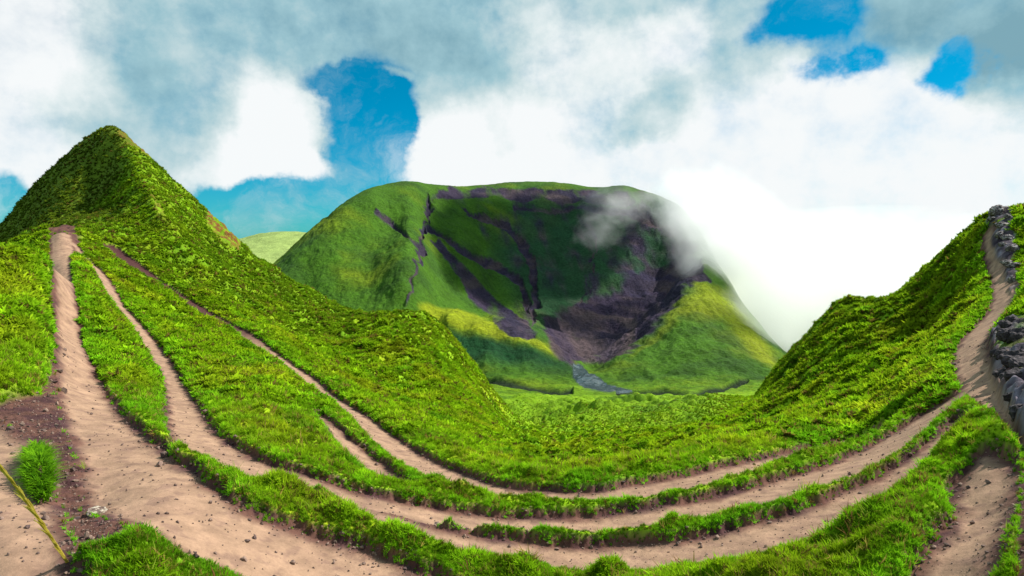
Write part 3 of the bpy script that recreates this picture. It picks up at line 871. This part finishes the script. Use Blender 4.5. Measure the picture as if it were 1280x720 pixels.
def blades(V_, F_, base, dirx, diry, ln, w, droop, r):
    b0 = len(V_); sx_, sy_ = -diry, dirx
    for t in (0, .35, .7, 1):
        ww = w * (1, .95, .6, .05)[(0, .35, .7, 1).index(t)] * .5
        out = ln * (.25 * t + droop * t * t); h = ln * (t - .55 * droop * t * t)
        c = (base[0] + dirx * out, base[1] + diry * out, base[2] + h)
        V_.append((c[0] + sx_ * ww, c[1] + sy_ * ww, c[2])); V_.append((c[0] - sx_ * ww, c[1] - sy_ * ww, c[2]))
    for k in range(3):
        F_.append((b0 + 2 * k, b0 + 2 * k + 1, b0 + 2 * k + 3, b0 + 2 * k + 2))


def tussock(px0, py0, px1, py1, wid, hgt, label, cnt=2600):
    A_, B_ = land(px0, py0), land(px1, py1)
    root = bpy.data.objects.new('grass_tussock', None); col.objects.link(root); root.location = (A_ + B_) / 2
    tag(root, label, 'grass tussock')
    ax = (B_ - A_); ln = ax.length / 2; ax.normalize(); sd_ = Vector((-ax.y, ax.x, 0)).normalized()
    rr2 = random.Random(9)
    # earth mound
    bm = bmesh.new(); bmesh.ops.create_icosphere(bm, subdivisions=4, radius=1)
    for v in bm.verts:
        c = v.co.copy(); k = 1 + .18 * float(perlin(np.array([c.x * 2.2 + 3]), np.array([c.y * 2.2 + c.z]))[0])
        p = ax * c.x * ln * .82 * k + sd_ * c.y * wid * .78 * k
        v.co = Vector((p.x, p.y, p.z + c.z * hgt * .55 * k - .02))
    me = bpy.data.meshes.new('mound'); bm.to_mesh(me); bm.free(); me.materials.append(M_soil)
    ca = me.color_attributes.new('Col', 'FLOAT_COLOR', 'POINT'); ca.data.foreach_set('color', np.tile([.09, .05, .035, 1], len(me.vertices)).astype(np.float32))
    o = bpy.data.objects.new('mound', me); col.objects.link(o); o.parent = root
    V_, F_ = [], []
    for i in range(cnt):
        while True:
            u, v = rr2.uniform(-1, 1), rr2.uniform(-1, 1)
            if u * u + v * v < 1: break
        h = math.sqrt(1 - u * u - v * v) * hgt * .5
        p = ax * u * ln * .85 + sd_ * v * wid * .82
        an = math.atan2(v, u) + math.atan2(ax.y, ax.x) + rr2.gauss(0, .9)
        blades(V_, F_, (p.x, p.y, p.z + h - .03), math.cos(an), math.sin(an), rr2.uniform(.10, .21) * (1 + .6 * math.sin(u * 7 + 1) * math.cos(v * 5)), rr2.uniform(.014, .028), rr2.uniform(.3, 1.1), rr2)
    me = bpy.data.meshes.new('blades'); me.from_pydata(V_, [], F_); me.materials.append(M_green)
    o = bpy.data.objects.new('blades', me); col.objects.link(o); o.parent = root
    return root


tussock(54, 634, 45, 562, .21, .42, 'lone rounded green grass tussock on the bare soil between the corner path and main path')
# long dry stalk arching out of the corner
S0 = land(84, 702)
a_, sl_ = ray(-14, 566); rt = 6.6
S2 = Vector((rt * math.sin(a_), rt * math.cos(a_), rt * float(sl_)))
a_, sl_ = ray(34, 628); rt = 7.6
S1 = Vector((rt * math.sin(a_), rt * math.cos(a_), rt * float(sl_)))
stalk = bpy.data.objects.new('dry_grass_stalk', None); col.objects.link(stalk); stalk.location = S0
tag(stalk, 'long yellow dry grass stalk arching across the bottom left corner', 'grass stalk')
bm = bmesh.new(); rings = []
nseg = 26
for i in range(nseg + 1):
    t = i / nseg
    ctrl = 2 * S1 - (S0 + S2) / 2
    p = S0 * (1 - t) ** 2 + ctrl * 2 * t * (1 - t) + S2 * t * t - S0
    q_ = (ctrl - S0) * (1 - t) + (S2 - ctrl) * t; q_.normalize()
    u_ = q_.cross(Vector((0, 0, 1))).normalized(); v_ = q_.cross(u_)
    rad_ = .016 * (1 - .45 * t)
    rings.append([bm.verts.new(p + (u_ * math.cos(k * math.pi / 4) + v_ * math.sin(k * math.pi / 4)) * rad_) for k in range(8)])
for i in range(nseg):
    for k in range(8):
        bm.faces.new((rings[i][k], rings[i][(k + 1) % 8], rings[i + 1][(k + 1) % 8], rings[i + 1][k]))
me = bpy.data.meshes.new('stem'); bm.to_mesh(me); bm.free(); me.materials.append(M_straw)
o = bpy.data.objects.new('stem', me); col.objects.link(o); o.parent = stalk
V_, F_ = [], []
for i in range(34):
    t = r_.uniform(0, .9)
    p = S0 * (1 - t) ** 2 + ctrl * 2 * t * (1 - t) + S2 * t * t - S0
    d = (S2 - S0).normalized(); b0 = len(V_); ln = r_.uniform(.25, .6) * (1 - .4 * t)
    off = Vector((r_.gauss(0, .05), r_.gauss(0, .05), r_.uniform(-.02, .12)))
    sdv = d.cross(Vector((0, 0, 1))).normalized()
    for tt, ww in ((0, .013), (.5, .011), (1, .001)):
        c = p + d * ln * tt + off * tt * ln * 1.2 - Vector((0, 0, .12 * ln * tt * tt))
        V_.append(tuple(c + sdv * ww)); V_.append(tuple(c - sdv * ww))
    F_ += [(b0, b0 + 1, b0 + 3, b0 + 2), (b0 + 2, b0 + 3, b0 + 5, b0 + 4)]
me = bpy.data.meshes.new('dry_leaf'); me.from_pydata(V_, [], F_); me.materials.append(M_straw)
o = bpy.data.objects.new('dry_leaf', me); col.objects.link(o); o.parent = stalk

# ------------------------------------------------------------------ drifting cloud round the crater's shoulder
def cloud(label, px_, py_, r, rad, density, seed, lo=.45, hi=.62, scale=2.2):
    a, sl_ = ray(px_, py_)
    c = Vector((r * math.sin(a), r * math.cos(a), r * float(sl_)))
    me = bpy.data.meshes.new('cloud')
    import bmesh
    bm = bmesh.new(); bmesh.ops.create_icosphere(bm, subdivisions=4, radius=1)
    bm.to_mesh(me); bm.free()
    m, nt = new_mat('cloud_vapour'); L = nt.links.new
    o_ = N_(nt, 'ShaderNodeOutputMaterial'); v = N_(nt, 'ShaderNodeVolumePrincipled')
    v.inputs['Color'].default_value = (.985, .987, .992, 1); v.inputs['Anisotropy'].default_value = .4
    t = N_(nt, 'ShaderNodeTexCoord')
    nz = N_(nt, 'ShaderNodeTexNoise'); nz.noise_dimensions = '4D'; nz.inputs['W'].default_value = seed; nz.inputs['Scale'].default_value = scale; nz.inputs['Detail'].default_value = 5; nz.inputs['Roughness'].default_value = .6; nz.inputs['Distortion'].default_value = .3
    L(t.outputs['Object'], nz.inputs['Vector'])
    ln = N_(nt, 'ShaderNodeVectorMath', operation='LENGTH'); L(t.outputs['Object'], ln.inputs[0])
    fo = N_(nt, 'ShaderNodeMapRange'); fo.inputs[1].default_value = .35; fo.inputs[2].default_value = 1.0; fo.inputs[3].default_value = .12; fo.inputs[4].default_value = -.35
    fo.clamp = False
    L(ln.outputs['Value'], fo.inputs[0])
    ad = N_(nt, 'ShaderNodeMath', operation='ADD'); L(nz.outputs[0], ad.inputs[0]); L(fo.outputs[0], ad.inputs[1])
    mr_ = N_(nt, 'ShaderNodeMapRange'); mr_.interpolation_type = 'SMOOTHSTEP'; mr_.inputs[1].default_value = lo; mr_.inputs[2].default_value = hi; mr_.inputs[4].default_value = density
    L(ad.outputs[0], mr_.inputs[0]); L(mr_.outputs[0], v.inputs['Density']); L(v.outputs[0], o_.inputs['Volume'])
    me.materials.append(m)
    o = bpy.data.objects.new('cloud', me); col.objects.link(o)
    o.location = c; o.scale = rad; o.rotation_euler = (0, 0, -a)
    tag(o, label, 'cloud', kind='stuff')


for x_, y_, d_, k_, dn_, lb_ in ((866, 258, 640, 58, .046, 'ragged mist catching the upper right rim of the crater'), (900, 288, 590, 66, .042, 'white mist pouring over the right shoulder below the rim'),
                      (935, 325, 545, 64, .040, 'white mist hugging the outer right slope at mid height'), (968, 375, 470, 54, .040, 'white mist at the foot of the outer right slope'), (1000, 330, 620, 70, .02, 'bright mist standing off the right slope above the gap')):
    cloud(lb_, x_, y_, d_, (k_ * 1.1, k_ * .9, k_), dn_, x_ * .013, .36, .78, 1.7)
cloud('bright cloud bank filling the gap right of the crater', 1085, 385, 950, (380, 150, 130), .014, 2.2, .16, .62, 2.2)
cloud('thin wisp of cloud drifting in the upper crater', 778, 258, 590, (62, 45, 46), .020, 4.1, .50, .82, 2.4)
cloud('fainter tail of mist trailing below the wisp in the crater', 748, 290, 570, (36, 34, 34), .012, 6.3, .46, .82, 2.2)
cloud('unseen cloud added above the view to shade the crater', 1045, -116, 900, (138, 145, 64), .16, 7.7, .3, .6, 1.6)  # out of view, added to cast its shadow on the bowl

# ------------------------------------------------------------------ light and sky
SUN_AZ, SUN_EL = R(68), R(44)
sd = bpy.data.lights.new('sun', 'SUN'); so = bpy.data.objects.new('sun', sd); col.objects.link(so)
sd.energy = 5; sd.angle = R(.5); sd.color = (1, .95, .86)
dirv = Vector((math.sin(SUN_AZ) * math.cos(SUN_EL), math.cos(SUN_AZ) * math.cos(SUN_EL), math.sin(SUN_EL)))
so.rotation_euler = dirv.to_track_quat('Z', 'Y').to_euler()
so.location = (200, 0, 200)

w = bpy.data.worlds.new('World'); scene.world = w; w.use_nodes = True
nt = w.node_tree; L = nt.links.new
for nd in list(nt.nodes): nt.nodes.remove(nd)
wo = N_(nt, 'ShaderNodeOutputWorld'); bg = N_(nt, 'ShaderNodeBackground'); bg.inputs['Strength'].default_value = .10
sky = N_(nt, 'ShaderNodeTexSky'); sky.sky_type = 'NISHITA'; sky.sun_disc = False
sky.sun_elevation = SUN_EL; sky.sun_rotation = SUN_AZ; sky.altitude = 800; sky.air_density = 1.0; sky.dust_density = .3; sky.ozone_density = 3


def val(x):
    return x


def math_(op, a, b=None, c=None, clamp=False):
    nd = N_(nt, 'ShaderNodeMath', operation=op); nd.use_clamp = clamp
    for i, v in enumerate((a, b, c)):
        if v is None: continue
        if isinstance(v, (int, float)): nd.inputs[i].default_value = v
        else: L(v, nd.inputs[i])
    return nd.outputs[0]


def vmath(op, a, b=None):
    nd = N_(nt, 'ShaderNodeVectorMath', operation=op)
    for i, v in enumerate((a, b)):
        if v is None: continue
        if isinstance(v, tuple): nd.inputs[i].default_value = v
        else: L(v, nd.inputs[i])
    return nd.outputs['Value'] if op in ('LENGTH', 'DOT_PRODUCT') else nd.outputs[0]


tc = N_(nt, 'ShaderNodeTexCoord')
sx = N_(nt, 'ShaderNodeSeparateXYZ'); L(tc.outputs['Generated'], sx.inputs[0])
azm = math_('ARCTAN2', sx.outputs[0], sx.outputs[1])
hyp = math_('SQRT', math_('ADD', math_('MULTIPLY', sx.outputs[0], sx.outputs[0]), math_('MULTIPLY', sx.outputs[1], sx.outputs[1])))
slo = math_('DIVIDE', sx.outputs[2], math_('MAXIMUM', hyp, .05))
cb = N_(nt, 'ShaderNodeCombineXYZ'); L(azm, cb.inputs[0]); L(slo, cb.inputs[1])
base_uv = cb.outputs[0]


def noise(vec, scale, detail, rough, out='Fac', dist=0.0):
    nd = N_(nt, 'ShaderNodeTexNoise'); nd.inputs['Scale'].default_value = scale; nd.inputs['Detail'].default_value = detail
    nd.inputs['Roughness'].default_value = rough; nd.inputs['Distortion'].default_value = dist
    L(vec, nd.inputs['Vector']); return nd.outputs[out]


wv = vmath('SUBTRACT', noise(base_uv, 6, 6, .6, 'Color'), (.5, .5, .5))
wsc = vmath('MULTIPLY', wv, (.16, .13, 0))
uv = vmath('ADD', base_uv, wsc)


def blobs(items, start):
    acc = None
    for (bx, by, rx, ry, wgt) in items:
        a, s_ = ray(bx, by)
        dd = vmath('MULTIPLY', vmath('SUBTRACT', uv, (float(a), float(s_), 0)), (F / rx, F / ry, 0))
        ln = vmath('LENGTH', dd)
        mr_ = N_(nt, 'ShaderNodeMapRange'); mr_.interpolation_type = 'SMOOTHSTEP'
        mr_.inputs[1].default_value = 1.35; mr_.inputs[2].default_value = .35; mr_.inputs[3].default_value = 0; mr_.inputs[4].default_value = wgt
        L(ln, mr_.inputs[0])
        acc = mr_.outputs[0] if acc is None else math_('ADD', acc, mr_.outputs[0])
    return math_('ADD', acc, start)


holes = blobs([(462, 150, 62, 62, 1.5), (430, 108, 50, 20, .9), (400, 272, 210, 50, 1.8), (300, 262, 70, 34, 1.0), (500, 195, 40, 50, .8), (-8, 258, 34, 22, 1.2),
               (1005, 22, 52, 34, 1.35), (1058, 82, 32, 26, 1.1), (1200, 98, 26, 24, 1.15),
               (345, 175, 78, 50, -1.0), (480, 160, 14, 12, -1.0), (470, 100, 34, 9, -.8), (600, 170, 90, 80, -1.2)], 0.0)
n_a = noise(base_uv, 9, 9, .62)
dens = math_('SUBTRACT', math_('ADD', math_('MULTIPLY', math_('SUBTRACT', n_a, .5), 1.5), .62), holes)
cm = N_(nt, 'ShaderNodeMapRange'); cm.interpolation_type = 'SMOOTHSTEP'; cm.inputs[1].default_value = -.34; cm.inputs[2].default_value = .74
L(dens, cm.inputs[0])
veil = N_(nt, 'ShaderNodeMapRange'); veil.interpolation_type = 'SMOOTHSTEP'; veil.inputs[1].default_value = .46; veil.inputs[2].default_value = .74; veil.inputs[4].default_value = .55
L(noise(uv, 7, 8, .68), veil.inputs[0])
cover = math_('MAXIMUM', cm.outputs[0], veil.outputs[0])
bright = blobs([(-30, 60, 120, 170, .62), (60, 225, 150, 50, .34), (340, 165, 62, 66, .75), (385, 205, 46, 22, .6), (290, 200, 60, 30, .35), (620, 185, 120, 62, .55), (555, 195, 50, 50, .35),
                (840, 48, 62, 44, .55), (735, 105, 90, 70, .4), (700, 30, 90, 40, .2), (980, 180, 180, 90, .7), (1050, 320, 330, 150, 1.0), (1240, 280, 140, 130, .6), (860, 290, 170, 90, .7), (720, 225, 220, 34, .5), (1090, 110, 90, 40, .4),
                (400, 20, 260, 90, -.16), (1190, 20, 150, 80, -.30), (1275, 130, 50, 90, -.4), (820, 150, 50, 46, -.35), (960, 205, 60, 24, -.25), (150, 130, 60, 60, -.12), (560, 60, 80, 40, -.15)], .44)
shift = vmath('ADD', base_uv, (.018, .022, 0))
relief = math_('SUBTRACT', n_a, noise(shift, 9, 9, .62))
br = math_('ADD', math_('ADD', bright, math_('MULTIPLY', relief, .9)), math_('MULTIPLY', math_('SUBTRACT', noise(uv, 5, 7, .55), .5), .55))
rmp = N_(nt, 'ShaderNodeValToRGB'); L(br, rmp.inputs[0])
els = rmp.color_ramp.elements
els[0].position = -0.0; els[0].color = (.21, .40, .48, 1)
els[1].position = 1; els[1].color = (.93, .96, .97, 1)
for p_, c_ in ((.3, (.34, .56, .63, 1)), (.55, (.56, .71, .74, 1)), (.8, (.80, .88, .89, 1))):
    e = els.new(p_); e.color = c_
cs = N_(nt, 'ShaderNodeVectorMath', operation='SCALE'); L(rmp.outputs[0], cs.inputs[0]); cs.inputs['Scale'].default_value = 1 / (1.52 * .10)
hs = N_(nt, 'ShaderNodeHueSaturation'); hs.inputs['Saturation'].default_value = 1.1; hs.inputs['Value'].default_value = .8; hs.inputs['Hue'].default_value = .5
gz = N_(nt, 'ShaderNodeMapRange'); gz.inputs[1].default_value = -.05; gz.inputs[2].default_value = .5
L(slo, gz.inputs[0])
sk = N_(nt, 'ShaderNodeMix', data_type='RGBA', blend_type='MULTIPLY'); sk.inputs[0].default_value = 1
gr = N_(nt, 'ShaderNodeMix', data_type='RGBA'); gr.inputs[6].default_value = (.16, .66, .86, 1); gr.inputs[7].default_value = (.22, .78, .74, 1)
L(gz.outputs[0], gr.inputs[0]); L(sky.outputs[0], sk.inputs[6]); L(gr.outputs[2], sk.inputs[7])
L(sk.outputs[2], hs.inputs['Color'])
mx = N_(nt, 'ShaderNodeMix', data_type='RGBA')
L(cover, mx.inputs[0]); L(hs.outputs[0], mx.inputs[6]); L(cs.outputs[0], mx.inputs[7])
L(mx.outputs[2], bg.inputs[0]); L(bg.outputs[0], wo.inputs[0])

vs = scene.view_settings
vs.view_transform = 'Standard'; vs.look = 'None'; vs.gamma = 1; vs.use_curve_mapping = False
vs.exposure = .6
scene.cycles.max_bounces = 26; scene.cycles.diffuse_bounces = 2; scene.cycles.transmission_bounces = 3
scene.cycles.use_denoising = True
scene.cycles.volume_bounces = 24; scene.cycles.volume_step_rate = 1; scene.cycles.volume_max_steps = 128
